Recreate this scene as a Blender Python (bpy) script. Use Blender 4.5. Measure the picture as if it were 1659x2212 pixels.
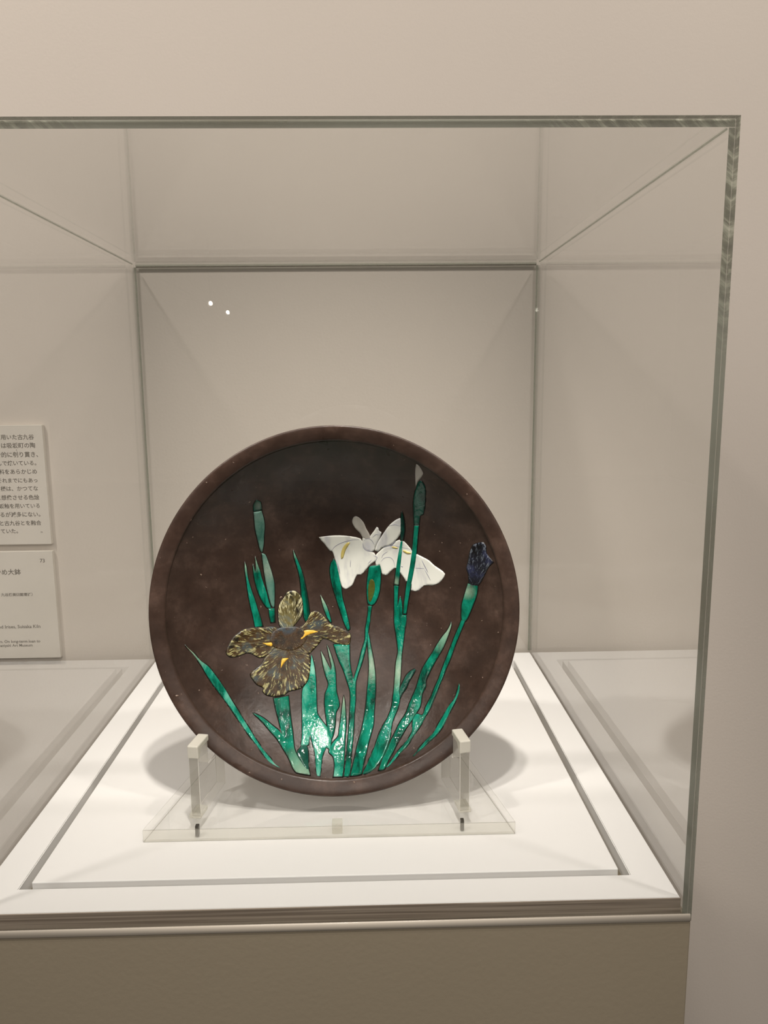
import bpy, bmesh, math, random
import numpy as np
from mathutils import Vector, Matrix
from mathutils.geometry import delaunay_2d_cdt

for o in list(bpy.data.objects):
    bpy.data.objects.remove(o, do_unlink=True)
scene = bpy.context.scene
COL = scene.collection

# ------------------------------------------------------------------ camera
U = 0.3                     # one half width of the case, metres
DECK = 0.95                 # height of the display deck above the floor
FPX = 1657.46
PITCH, YAW, ROLL = 0.164422, 0.022305, -0.009765
cam_d = bpy.data.cameras.new('camera')
cam_d.sensor_fit = 'HORIZONTAL'
cam_d.sensor_width = 36.0
cam_d.lens = FPX * 36.0 / 1659.0
cam_d.clip_start = 0.01
cam = bpy.data.objects.new('camera', cam_d)
COL.objects.link(cam)
_f = Vector((math.sin(YAW) * math.cos(PITCH), math.cos(YAW) * math.cos(PITCH), -math.sin(PITCH)))
_r = _f.cross(Vector((0, 0, 1))).normalized()
_u = _r.cross(_f)
_c, _s = math.cos(ROLL), math.sin(ROLL)
_R, _U = _c * _r + _s * _u, -_s * _r + _c * _u
cam.matrix_world = Matrix(((_R.x, _U.x, -_f.x, 0.131196 * U), (_R.y, _U.y, -_f.y, -1.918855 * U),
                           (_R.z, _U.z, -_f.z, DECK + 1.424926 * U), (0, 0, 0, 1)))
scene.camera = cam

# ------------------------------------------------------------------ light
scene.view_settings.view_transform = 'Standard'
scene.view_settings.look = 'None'
scene.view_settings.gamma = 1.0
scene.view_settings.use_curve_mapping = False
scene.view_settings.exposure = 0.0
scene.cycles.transparent_max_bounces = 32
scene.cycles.max_bounces = 10
scene.cycles.caustics_reflective = False
scene.cycles.caustics_refractive = False

world = bpy.data.worlds.new('gallery_air')
scene.world = world
world.use_nodes = True
world.node_tree.nodes['Background'].inputs[0].default_value = (0.9, 0.8, 0.68, 1)
world.node_tree.nodes['Background'].inputs[1].default_value = 0.05


def spot(name, loc, target, power, size, blend, radius, col):
    d = bpy.data.lights.new(name, 'SPOT')
    d.energy = power
    d.spot_size = math.radians(size)
    d.spot_blend = blend
    d.shadow_soft_size = radius
    d.color = col
    o = bpy.data.objects.new(name, d)
    COL.objects.link(o)
    o.location = loc
    o.rotation_euler = (Vector(target) - Vector(loc)).to_track_quat('-Z', 'Y').to_euler()
    return o


def area(name, loc, target, power, sx, sy, col):
    d = bpy.data.lights.new(name, 'AREA')
    d.shape = 'RECTANGLE'
    d.size, d.size_y = sx, sy
    d.energy = power
    d.color = col
    o = bpy.data.objects.new(name, d)
    COL.objects.link(o)
    o.location = loc
    o.rotation_euler = (Vector(target) - Vector(loc)).to_track_quat('-Z', 'Y').to_euler()
    return o


WARM = (1.0, 0.928, 0.855)
spot('case_spotlight', (0.09, -0.37, DECK + 1.50), (0.0, 0.27, DECK), 60.0, 54, 1.0, 0.025, WARM)
spot('case_spotlight', (0.03, -0.25, DECK + 1.50), (0.0, 0.29, DECK), 42.0, 54, 1.0, 0.025, WARM)
spot('wall_washer', (-1.10, -0.55, 2.95), (-0.42, 0.61, 1.42), 95.0, 100, 1.0, 0.06, WARM)
spot('wall_washer', (1.10, -0.55, 2.95), (0.30, 0.61, 1.60), 72.0, 100, 1.0, 0.06, WARM)
area('ambient_fill', (0.0, -3.2, 3.15), (0.0, -3.2, 0.0), 130.0, 5.0, 2.5, WARM)  # soft overhead fill added for ambient light, not a known fixture


# ------------------------------------------------------------------ materials
def mat(name):
    m = bpy.data.materials.new(name)
    m.use_nodes = True
    nt = m.node_tree
    nt.nodes.clear()
    out = nt.nodes.new('ShaderNodeOutputMaterial')
    return m, nt, out


def N(nt, kind, **kw):
    n = nt.nodes.new('ShaderNode' + kind)
    for k, v in kw.items():
        if k in n.inputs:
            n.inputs[k].default_value = v
        else:
            setattr(n, k, v)
    return n


def srgb(r, g, b):
    f = lambda c: c / 12.92 if c <= 0.04045 else ((c + 0.055) / 1.055) ** 2.4
    return (f(r / 255), f(g / 255), f(b / 255), 1.0)


def ramp(nt, fac, stops):
    n = nt.nodes.new('ShaderNodeValToRGB')
    el = n.color_ramp.elements
    while len(el) < len(stops):
        el.new(0.5)
    for e, (p, c) in zip(el, stops):
        e.position = p
        e.color = c
    nt.links.new(fac, n.inputs[0])
    return n.outputs[0]


def bump(nt, height, strength, dist):
    b = N(nt, 'Bump')
    b.inputs['Strength'].default_value = strength
    b.inputs['Distance'].default_value = dist
    nt.links.new(height, b.inputs['Height'])
    return b.outputs[0]


def noise(nt, vec, scale, detail=3.0, rough=0.5, dist=0.0):
    n = N(nt, 'TexNoise')
    n.inputs['Scale'].default_value = scale
    n.inputs['Detail'].default_value = detail
    n.inputs['Roughness'].default_value = rough
    n.inputs['Distortion'].default_value = dist
    if vec is not None:
        nt.links.new(vec, n.inputs['Vector'])
    return n.outputs['Fac']


def objcoord(nt):
    return N(nt, 'TexCoord').outputs['Object']


def painted(name, col, rough=0.6, nscale=180.0, bstr=0.12, vary=0.05, spec=0.3, bdist=0.0008):
    m, nt, out = mat(name)
    p = N(nt, 'BsdfPrincipled')
    p.inputs['Roughness'].default_value = rough
    p.inputs['Specular IOR Level'].default_value = spec
    v = objcoord(nt)
    big = noise(nt, v, 3.0, 2.0)
    c1 = tuple(c * (1 - vary) for c in col[:3]) + (1,)
    c2 = tuple(min(1, c * (1 + vary)) for c in col[:3]) + (1,)
    nt.links.new(ramp(nt, big, [(0.3, c1), (0.7, c2)]), p.inputs['Base Color'])
    nt.links.new(bump(nt, noise(nt, v, nscale, 2.0), bstr, bdist), p.inputs['Normal'])
    nt.links.new(p.outputs[0], out.inputs[0])
    return m


def clear_sheet(name, ior, tint, rough=0.0):
    """clear glass sheet: looks straight through, mirrors by the angle of view"""
    m, nt, out = mat(name)
    tr = N(nt, 'BsdfTransparent')
    tr.inputs[0].default_value = tint
    gl = N(nt, 'BsdfGlossy')
    gl.inputs['Color'].default_value = (1, 1, 1, 1)
    gl.inputs['Roughness'].default_value = rough
    geo = N(nt, 'NewGeometry')
    mixv = N(nt, 'Mix')
    mixv.inputs[2].default_value = ior
    mixv.inputs[3].default_value = 1.0 / ior
    nt.links.new(geo.outputs['Backfacing'], mixv.inputs[0])
    fr = N(nt, 'Fresnel')
    nt.links.new(mixv.outputs[0], fr.inputs['IOR'])
    mx = N(nt, 'MixShader')
    nt.links.new(fr.outputs[0], mx.inputs[0])
    nt.links.new(tr.outputs[0], mx.inputs[1])
    nt.links.new(gl.outputs[0], mx.inputs[2])
    nt.links.new(mx.outputs[0], out.inputs[0])
    return m


def glass_edge():
    """ground edge of a thick pane: grey green with slanting grinding streaks"""
    m, nt, out = mat('glass_edge')
    v = objcoord(nt)
    rt = N(nt, 'Mapping')
    rt.inputs['Rotation'].default_value = (0, math.radians(48), 0)
    nt.links.new(v, rt.inputs['Vector'])
    mp = N(nt, 'Mapping')
    mp.inputs['Scale'].default_value = (210, 40, 32)
    nt.links.new(rt.outputs[0], mp.inputs['Vector'])
    n1 = noise(nt, mp.outputs[0], 1.0, 3.0, 0.6)
    streak = ramp(nt, n1, [(0.35, srgb(48, 48, 40)), (0.5, srgb(104, 104, 90)), (0.66, srgb(176, 176, 160))])
    smooth = ramp(nt, noise(nt, v, 6.0, 2.0), [(0.35, srgb(92, 90, 78)), (0.65, srgb(132, 136, 126))])
    # the streaks show near the corners of the case
    sep = N(nt, 'SeparateXYZ')
    nt.links.new(v, sep.inputs[0])
    ax = N(nt, 'Math', operation='ABSOLUTE')
    nt.links.new(sep.outputs[0], ax.inputs[0])
    zz = N(nt, 'Math', operation='SUBTRACT')
    nt.links.new(sep.outputs[2], zz.inputs[0])
    zz.inputs[1].default_value = DECK
    both = N(nt, 'Math', operation='MINIMUM')
    nt.links.new(ax.outputs[0], both.inputs[0])
    zs = N(nt, 'Math', operation='MULTIPLY_ADD')
    nt.links.new(zz.outputs[0], zs.inputs[0])
    zs.inputs[1].default_value = 1.0
    zs.inputs[2].default_value = -0.30
    nt.links.new(zs.outputs[0], both.inputs[1])
    mr = N(nt, 'MapRange')
    mr.inputs['From Min'].default_value = 0.14
    mr.inputs['From Max'].default_value = 0.22
    nt.links.new(both.outputs[0], mr.inputs['Value'])
    mx = N(nt, 'Mix', data_type='RGBA')
    nt.links.new(mr.outputs[0], mx.inputs[0])
    nt.links.new(smooth, mx.inputs[6])
    nt.links.new(streak, mx.inputs[7])
    p = N(nt, 'BsdfPrincipled')
    p.inputs['Roughness'].default_value = 0.25
    nt.links.new(mx.outputs[2], p.inputs['Base Color'])
    tr = N(nt, 'BsdfTransparent')
    tr.inputs[0].default_value = (0.80, 0.84, 0.78, 1)
    ms = N(nt, 'MixShader')
    ms.inputs[0].default_value = 0.72
    nt.links.new(tr.outputs[0], ms.inputs[1])
    nt.links.new(p.outputs[0], ms.inputs[2])
    nt.links.new(ms.outputs[0], out.inputs[0])
    return m


def seam_mat():
    """faint grey green line where two panes are bonded"""
    m, nt, out = mat('bonded_seam')
    tr = N(nt, 'BsdfTransparent')
    tr.inputs[0].default_value = (0.84, 0.86, 0.83, 1)
    p = N(nt, 'BsdfPrincipled')
    p.inputs['Base Color'].default_value = srgb(150, 152, 140)
    p.inputs['Roughness'].default_value = 0.3
    ms = N(nt, 'MixShader')
    ms.inputs[0].default_value = 0.25
    nt.links.new(tr.outputs[0], ms.inputs[1])
    nt.links.new(p.outputs[0], ms.inputs[2])
    nt.links.new(ms.outputs[0], out.inputs[0])
    return m


def milky(name, col, tr_amount, rough=0.35):
    m, nt, out = mat(name)
    p = N(nt, 'BsdfPrincipled')
    p.inputs['Base Color'].default_value = col
    p.inputs['Roughness'].default_value = rough
    v = objcoord(nt)
    nt.links.new(bump(nt, noise(nt, v, 260.0, 2.0), 0.15, 0.0005), p.inputs['Normal'])
    tr = N(nt, 'BsdfTransparent')
    tr.inputs[0].default_value = (0.95, 0.95, 0.92, 1)
    ms = N(nt, 'MixShader')
    ms.inputs[0].default_value = 1 - tr_amount
    nt.links.new(tr.outputs[0], ms.inputs[1])
    nt.links.new(p.outputs[0], ms.inputs[2])
    nt.links.new(ms.outputs[0], out.inputs[0])
    return m


def plain(name, col, rough=0.5, metal=0.0, spec=0.5):
    m, nt, out = mat(name)
    p = N(nt, 'BsdfPrincipled')
    p.inputs['Base Color'].default_value = col
    p.inputs['Roughness'].default_value = rough
    p.inputs['Metallic'].default_value = metal
    p.inputs['Specular IOR Level'].default_value = spec
    v = objcoord(nt)
    nt.links.new(bump(nt, noise(nt, v, 400.0, 2.0), 0.05, 0.0003), p.inputs['Normal'])
    nt.links.new(p.outputs[0], out.inputs[0])
    return m


def clay(name, lift):
    """dark brown iron glaze, mottled and pitted"""
    m, nt, out = mat(name)
    v = objcoord(nt)
    p = N(nt, 'BsdfPrincipled')
    a = noise(nt, v, 34.0, 6.0, 0.68)
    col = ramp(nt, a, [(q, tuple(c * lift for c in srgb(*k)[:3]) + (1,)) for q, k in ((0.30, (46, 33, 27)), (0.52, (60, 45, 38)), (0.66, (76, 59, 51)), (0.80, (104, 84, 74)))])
    sp = noise(nt, v, 210.0, 2.0, 0.5)
    msk = ramp(nt, sp, [(0.74, (0, 0, 0, 1)), (0.78, (1, 1, 1, 1))])
    mx = N(nt, 'Mix', data_type='RGBA')
    nt.links.new(msk, mx.inputs[0])
    nt.links.new(col, mx.inputs[6])
    mx.inputs[7].default_value = srgb(150, 128, 112)
    nt.links.new(mx.outputs[2], p.inputs['Base Color'])
    p.inputs['Specular IOR Level'].default_value = 0.45
    rr = ramp(nt, noise(nt, v, 30.0, 3.0), [(0.3, (0.26,) * 3 + (1,)), (0.7, (0.42,) * 3 + (1,))])
    nt.links.new(rr, p.inputs['Roughness'])
    b1 = N(nt, 'Bump')
    b1.inputs['Strength'].default_value = 0.30
    b1.inputs['Distance'].default_value = 0.0012
    nt.links.new(noise(nt, v, 90.0, 3.0, 0.55), b1.inputs['Height'])
    b2 = N(nt, 'Bump')
    b2.inputs['Strength'].default_value = 0.5
    b2.inputs['Distance'].default_value = 0.0006
    nt.links.new(msk, b2.inputs['Height'])
    nt.links.new(b1.outputs[0], b2.inputs['Normal'])
    nt.links.new(b2.outputs[0], p.inputs['Normal'])
    nt.links.new(p.outputs[0], out.inputs[0])
    return m


def enamel(name, stops, pale, scale=55.0, rough=0.05, bstr=0.45, bscale=300.0, spec=0.5):
    """thick glassy overglaze enamel with pooled tones; 'tone' attribute: red = pale tip, green = inwardness"""
    m, nt, out = mat(name)
    v = objcoord(nt)
    mp = N(nt, 'Mapping')
    mp.inputs['Scale'].default_value = (1.5, 0.55, 1.0)
    nt.links.new(v, mp.inputs['Vector'])
    n1 = noise(nt, mp.outputs[0], scale, 4.0, 0.6, 0.4)
    col = ramp(nt, n1, stops)
    at = N(nt, 'Attribute')
    at.attribute_name = 'tone'
    sp = N(nt, 'SeparateColor')
    nt.links.new(at.outputs['Color'], sp.inputs[0])
    mx = N(nt, 'Mix', data_type='RGBA')
    nt.links.new(sp.outputs[0], mx.inputs[0])
    nt.links.new(col, mx.inputs[6])
    mx.inputs[7].default_value = pale
    p = N(nt, 'BsdfPrincipled')
    nt.links.new(mx.outputs[2], p.inputs['Base Color'])
    p.inputs['Roughness'].default_value = rough
    p.inputs['Specular IOR Level'].default_value = spec
    nt.links.new(bump(nt, noise(nt, v, bscale, 2.0, 0.5), bstr, 0.0010), p.inputs['Normal'])
    nt.links.new(p.outputs[0], out.inputs[0])
    return m


def streaked(name, dark, mid, light, accent, su, sv, edge_gain):
    """brush-streaked petal enamel; 'flow' attribute runs along the petal"""
    m, nt, out = mat(name)
    at = N(nt, 'Attribute')
    at.attribute_name = 'flow'
    mp = N(nt, 'Mapping')
    mp.inputs['Scale'].default_value = (su, sv, 1)
    nt.links.new(at.outputs['Vector'], mp.inputs['Vector'])
    n1 = noise(nt, mp.outputs[0], 1.0, 4.0, 0.65, 0.6)
    v = objcoord(nt)
    n2 = noise(nt, v, 60.0, 3.0, 0.6)
    tn = N(nt, 'Attribute')
    tn.attribute_name = 'tone'
    sp = N(nt, 'SeparateColor')
    nt.links.new(tn.outputs['Color'], sp.inputs[0])
    # outer parts of the petal carry more of the pale brush lines
    ed = N(nt, 'Math', operation='MULTIPLY_ADD')
    nt.links.new(sp.outputs[2], ed.inputs[0])
    ed.inputs[1].default_value = edge_gain
    nt.links.new(n1, ed.inputs[2])
    base = ramp(nt, n2, [(0.36, dark), (0.52, mid), (0.66, accent)])
    msk = ramp(nt, ed.outputs[0], [(0.60, (0, 0, 0, 1)), (0.71, (1, 1, 1, 1))])
    mx = N(nt, 'Mix', data_type='RGBA')
    nt.links.new(msk, mx.inputs[0])
    nt.links.new(base, mx.inputs[6])
    mx.inputs[7].default_value = light
    p = N(nt, 'BsdfPrincipled')
    nt.links.new(mx.outputs[2], p.inputs['Base Color'])
    p.inputs['Roughness'].default_value = 0.3
    p.inputs['Specular IOR Level'].default_value = 0.4
    nt.links.new(bump(nt, n1, 0.35, 0.0008), p.inputs['Normal'])
    nt.links.new(p.outputs[0], out.inputs[0])
    return m


M = {}
M['wall'] = painted('wall_paint', srgb(206, 197, 187), 0.85, 260.0, 0.22, 0.012, 0.15)
M['far_wall'] = painted('far_wall_paint', srgb(150, 143, 132), 0.85, 60.0, 0.1, 0.03, 0.15)
M['floor'] = painted('floor_carpet', srgb(58, 54, 48), 0.9, 300.0, 0.4, 0.1, 0.1)
M['ceiling'] = painted('ceiling_paint', srgb(176, 172, 164), 0.9, 60.0, 0.1, 0.02, 0.1)
M['deck'] = painted('deck_white_paint', srgb(232, 231, 229), 0.55, 150.0, 0.06, 0.01, 0.3)
M['plinth'] = painted('plinth_taupe_paint', srgb(134, 124, 106), 0.7, 220.0, 0.12, 0.03, 0.25)
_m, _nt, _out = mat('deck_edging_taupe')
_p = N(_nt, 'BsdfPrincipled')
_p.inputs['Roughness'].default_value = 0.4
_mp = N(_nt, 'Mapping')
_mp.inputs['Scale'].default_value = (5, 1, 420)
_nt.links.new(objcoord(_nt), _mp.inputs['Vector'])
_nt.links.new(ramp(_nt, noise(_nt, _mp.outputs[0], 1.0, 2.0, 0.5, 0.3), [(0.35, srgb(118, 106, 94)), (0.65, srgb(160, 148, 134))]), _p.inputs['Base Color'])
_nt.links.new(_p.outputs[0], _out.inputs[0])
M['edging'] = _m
M['card'] = painted('label_card', srgb(214, 208, 198), 0.7, 300.0, 0.03, 0.01, 0.2)
M['ink'] = plain('label_ink', srgb(70, 64, 56), 0.7, 0, 0.2)
M['glass'] = clear_sheet('clear_glass', 1.5, (0.994, 0.996, 0.993, 1))
M['edge'] = glass_edge()
M['seam'] = seam_mat()
M['seam_shadow'] = milky('painted_seam_shadow', srgb(92, 86, 74), 0.45, 0.3)
M['bead'] = plain('sealing_bead', srgb(172, 164, 152), 0.22)
M['acrylic_sheet'] = clear_sheet('clear_acrylic_sheet', 1.45, (0.99, 0.99, 0.985, 1))
M['acrylic_edge'] = milky('polished_acrylic_edge', srgb(230, 226, 216), 0.72, 0.12)
M['acrylic_line'] = milky('acrylic_base_corner', srgb(150, 146, 136), 0.55, 0.1)
M['acrylic_front'] = milky('acrylic_post_face', srgb(140, 135, 124), 0.55, 0.08)
M['acrylic_rim'] = milky('acrylic_polished_corner', srgb(238, 234, 226), 0.30, 0.08)
M['pad'] = milky('milky_silicone', srgb(240, 236, 224), 0.25, 0.3)
M['steel'] = plain('screw_steel', srgb(70, 66, 60), 0.25, 0.9)
M['clay'] = clay('brown_iron_glaze', 1.0)
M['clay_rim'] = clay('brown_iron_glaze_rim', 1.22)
M['outline'] = plain('iron_black_line', srgb(26, 20, 16), 0.4, 0, 0.4)
M['green'] = enamel('green_enamel', [(0.34, srgb(0, 54, 42)), (0.50, srgb(0, 112, 88)), (0.64, srgb(14, 138, 114)), (0.80, srgb(128, 186, 166))], srgb(160, 184, 160))
M['green_light'] = enamel('light_green_enamel', [(0.32, srgb(0, 92, 72)), (0.48, srgb(22, 140, 116)), (0.62, srgb(96, 176, 154)), (0.80, srgb(176, 206, 188))], srgb(182, 190, 164))
M['green_dark'] = enamel('dark_green_enamel', [(0.30, srgb(6, 36, 30)), (0.5, srgb(10, 68, 56)), (0.70, srgb(44, 98, 84))], srgb(112, 124, 110))
M['green_grey'] = enamel('grey_green_enamel', [(0.30, srgb(40, 96, 84)), (0.5, srgb(92, 134, 120)), (0.70, srgb(120, 150, 138))], srgb(150, 166, 150))
M['olive'] = enamel('olive_enamel', [(0.30, srgb(52, 64, 22)), (0.5, srgb(82, 84, 34)), (0.70, srgb(60, 100, 50))], srgb(90, 90, 50))
M['white'] = enamel('white_enamel', [(0.25, srgb(196, 196, 200)), (0.45, srgb(234, 235, 226)), (0.6, srgb(240, 241, 232))], srgb(206, 206, 212), 40.0, 0.28, 0.12, 60.0, 0.35)
M['grey_white'] = enamel('grey_white_enamel', [(0.3, srgb(178, 172, 164)), (0.7, srgb(208, 204, 194))], srgb(190, 190, 186), 40.0, 0.28, 0.12, 60.0, 0.35)
M['lilac'] = plain('lilac_grey_line', srgb(150, 150, 168), 0.4)
M['yellow'] = plain('yellow_enamel', srgb(226, 176, 60), 0.25)
M['pale_yellow'] = plain('pale_yellow_enamel', srgb(214, 196, 116), 0.3)
M['brown'] = streaked('brown_streaked_enamel', srgb(22, 17, 8), srgb(66, 46, 18), srgb(178, 172, 120), srgb(58, 68, 70), 640, 130, 0.10)
M['brown_pale'] = streaked('pale_streaked_enamel', srgb(34, 30, 20), srgb(108, 98, 58), srgb(204, 198, 158), srgb(96, 104, 98), 640, 110, 0.14)
M['brown_dark'] = streaked('dark_streaked_enamel', srgb(18, 14, 8), srgb(64, 42, 16), srgb(128, 124, 96), srgb(56, 66, 74), 560, 380, 0.05)
M['blue'] = streaked('blue_streaked_enamel', srgb(18, 18, 22), srgb(32, 34, 46), srgb(112, 120, 132), srgb(46, 50, 78), 640, 170, 0.12)


# ------------------------------------------------------------------ mesh helpers
def link(name, me, m, parent=None):
    o = bpy.data.objects.new(name, me)
    COL.objects.link(o)
    for x in (m if isinstance(m, (list, tuple)) else [m]):
        me.materials.append(x)
    if parent is not None:
        o.parent = parent
    return o


def box_bm(bm, x0, x1, y0, y1, z0, z1, bevel=0.0, seg=2):
    vs = [bm.verts.new((x, y, z)) for x in (x0, x1) for y in (y0, y1) for z in (z0, z1)]
    idx = [(0, 1, 3, 2), (4, 6, 7, 5), (0, 4, 5, 1), (2, 3, 7, 6), (0, 2, 6, 4), (1, 5, 7, 3)]
    fs = [bm.faces.new([vs[i] for i in f]) for f in idx]
    if bevel > 0:
        es = list({e for f in fs for e in f.edges})
        bmesh.ops.bevel(bm, geom=es, offset=bevel, segments=seg, profile=0.5, affect='EDGES')
    return fs


def box(name, x0, x1, y0, y1, z0, z1, m, parent=None, bevel=0.0, seg=2):
    bm = bmesh.new()
    box_bm(bm, x0, x1, y0, y1, z0, z1, bevel, seg)
    me = bpy.data.meshes.new(name)
    bmesh.ops.recalc_face_normals(bm, faces=bm.faces)
    bm.to_mesh(me)
    bm.free()
    return link(name, me, m, parent)


def prism(name, poly, axis, a0, a1, m, parent=None, bevel=0.0):
    """poly of 2D points swept along an axis ('x' or 'z')"""
    bm = bmesh.new()
    def P(p, a):
        return (a, p[0], p[1]) if axis == 'x' else (p[0], p[1], a)
    lo = [bm.verts.new(P(p, a0)) for p in poly]
    hi = [bm.verts.new(P(p, a1)) for p in poly]
    n = len(poly)
    fs = [bm.faces.new(lo[::-1]), bm.faces.new(hi)]
    for i in range(n):
        fs.append(bm.faces.new((lo[i], lo[(i + 1) % n], hi[(i + 1) % n], hi[i])))
    bmesh.ops.recalc_face_normals(bm, faces=bm.faces)
    if bevel > 0:
        bmesh.ops.bevel(bm, geom=list(bm.edges), offset=bevel, segments=2, profile=0.5, affect='EDGES')
    me = bpy.data.meshes.new(name)
    bm.to_mesh(me)
    bm.free()
    return link(name, me, m, parent)


def empty(name, loc, label=None, cat=None, group=None):
    o = bpy.data.objects.new(name, None)
    o.empty_display_size = 0.05
    COL.objects.link(o)
    o.location = loc
    tag(o, label, cat, group)
    return o


def tag(o, label=None, cat=None, group=None, kind=None):
    if label: o['label'] = label
    if cat: o['category'] = cat
    if group: o['group'] = group
    if kind: o['kind'] = kind
    return o


def under(parent, o):
    """parent o, built in world coordinates, to an empty without moving it"""
    o.parent = parent
    o.matrix_parent_inverse = Matrix.LocRotScale(parent.location, parent.rotation_euler, None).inverted()
    return o


# ------------------------------------------------------------------ the room
YW = 2.042 * U               # face of the wall behind the case
YF = -10.6
tag(box('wall_back', -4.5, 4.5, YW, YW + 0.12, 0, 3.2, M['wall']), kind='structure')
tag(box('wall_left', -4.62, -4.5, YF, YW + 0.12, 0, 3.2, M['far_wall']), kind='structure')
tag(box('wall_right', 4.5, 4.62, YF, YW + 0.12, 0, 3.2, M['far_wall']), kind='structure')
tag(box('wall_front', -4.62, 4.62, YF - 0.12, YF, 0, 3.2, M['far_wall']), kind='structure')
tag(box('floor', -4.62, 4.62, YF - 0.12, YW + 0.12, -0.1, 0, M['floor']), kind='structure')
tag(box('ceiling', -4.62, 4.62, YF - 0.12, YW + 0.12, 3.2, 3.3, M['ceiling']), kind='structure')

# ------------------------------------------------------------------ plinth
XI, XO = 0.999 * U, 1.014 * U            # inner and outer faces of the side panes
YFI, YFO = 0.0, -0.026 * U               # front pane
YBI, YBO = 2.006 * U, 2.032 * U          # rear pane
ZTI, ZTO = DECK + 2.018 * U, DECK + 2.036 * U
ZGB = DECK - 0.050 * U                   # foot of the glass
plinth = empty('plinth', (0, 1.0 * U, 0), 'taupe painted plinth with a white deck under the glass case', 'plinth')
under(plinth, box('body', -XO, XO, YFO, YBO, 0, ZGB - 0.0005, M['plinth'], bevel=0.0012))
GX, GY0, GY1, GW = 0.888 * U, 0.111 * U, 1.893 * U, 0.026 * U
zb = ZGB - 0.0005
DX = XI - 0.0015
DY0, DY1 = 0.0016, YBI - 0.0015


def ring(name, xo0, xo1, yo0, yo1, xi0, xi1, yi0, yi1, z0, z1, m):
    bm = bmesh.new()
    def loop(x0, x1, y0, y1, z):
        return [bm.verts.new(p) for p in ((x0, y0, z), (x1, y0, z), (x1, y1, z), (x0, y1, z))]
    a, b = loop(xo0, xo1, yo0, yo1, z1), loop(xi0, xi1, yi0, yi1, z1)
    c, d = loop(xo0, xo1, yo0, yo1, z0), loop(xi0, xi1, yi0, yi1, z0)
    for i in range(4):
        j = (i + 1) % 4
        bm.faces.new((a[i], a[j], b[j], b[i]))
        bm.faces.new((d[i], d[j], c[j], c[i]))
        bm.faces.new((c[i], c[j], a[j], a[i]))
        bm.faces.new((b[i], b[j], d[j], d[i]))
    bmesh.ops.recalc_face_normals(bm, faces=bm.faces)
    bmesh.ops.bevel(bm, geom=[e for e in bm.edges if all(abs(v.co.z - z1) < 1e-6 for v in e.verts) and
                    abs(e.calc_length() - 0) > 1e-6 and e.calc_face_angle(0) > 0.5], offset=0.0008, segments=2, affect='EDGES')
    me = bpy.data.meshes.new(name)
    bm.to_mesh(me)
    bm.free()
    return link(name, me, m)


under(plinth, ring('deck_frame', -DX, DX, DY0, DY1, -GX, GX, GY0, GY1, zb, DECK, M['deck']))
under(plinth, box('deck_panel', -GX + GW, GX - GW, GY0 + GW, GY1 - GW, zb, DECK + 0.0004, M['deck'], bevel=0.0008))

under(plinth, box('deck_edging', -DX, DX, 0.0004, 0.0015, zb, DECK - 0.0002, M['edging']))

# ------------------------------------------------------------------ glass case
case = empty('display_case', (0, 1.0 * U, ZGB), 'clear frameless glass box enclosing the brown dish', 'display case')


def pane(name, x0, x1, y0, y1, z0, z1, thin):
    """a slab: the two broad sides are clear, the narrow edges are ground glass"""
    bm = bmesh.new()
    fs = box_bm(bm, x0, x1, y0, y1, z0, z1)
    bmesh.ops.recalc_face_normals(bm, faces=bm.faces)
    for f in bm.faces:
        n = f.normal
        broad = abs(n[thin]) > 0.9
        if broad:
            f.material_index = 0
        elif name == 'front_pane':
            f.material_index = 1
        else:
            f.material_index = 1 if n.y < -0.5 else 0
    me = bpy.data.meshes.new(name)
    bm.to_mesh(me)
    bm.free()
    return under(case, link(name, me, [M['glass'], M['edge'], M['seam']]))


pane('front_pane', -XO, XO, YFO, YFI - 0.0004, ZGB, ZTO, 1)
pane('side_pane', -XO, -XI, YFI, YBO, ZGB, ZTI - 0.0003, 0)
pane('side_pane', XI, XO, YFI, YBO, ZGB, ZTI - 0.0003, 0)
pane('rear_pane', -XI + 0.0003, XI - 0.0003, YBI, YBO, ZGB, ZTI - 0.0003, 1)
pane('top_pane', -XO, XO, YFI, YBO, ZTI, ZTO, 2)
# bonded corner seams
def seam(x0, x1, y0, y1, z0, z1):
    under(case, box('seam', x0, x1, y0, y1, z0, z1, M['seam']))


for sg in (-1, 1):
    xa, xb = sorted((sg * (XI - 0.0012), sg * (XI - 0.0001)))
    seam(xa, xb, YFI + 0.002, YBI - 0.003, ZTI - 0.0012, ZTI - 0.0001)
    xa, xb = sorted((sg * (XI - 0.0024), sg * (XI - 0.0001)))
    seam(xa - sg * 0.0006, xb - sg * 0.0006, YBO - 0.0026, YBO - 0.0004, DECK + 0.001, ZTI - 0.004)
seam(-XI + 0.003, XI - 0.003, YBO - 0.0030, YBO - 0.0006, ZTI - 0.0026, ZTI - 0.0005)
under(case, box('seam_shadow_strip', -XI + 0.003, XI - 0.003, YBO - 0.0024, YBO - 0.0006, ZTI - 0.0046, ZTI - 0.0027, M['seam_shadow']))  # added dark strip: the seam's shadow on the wall, put into its colour
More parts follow.
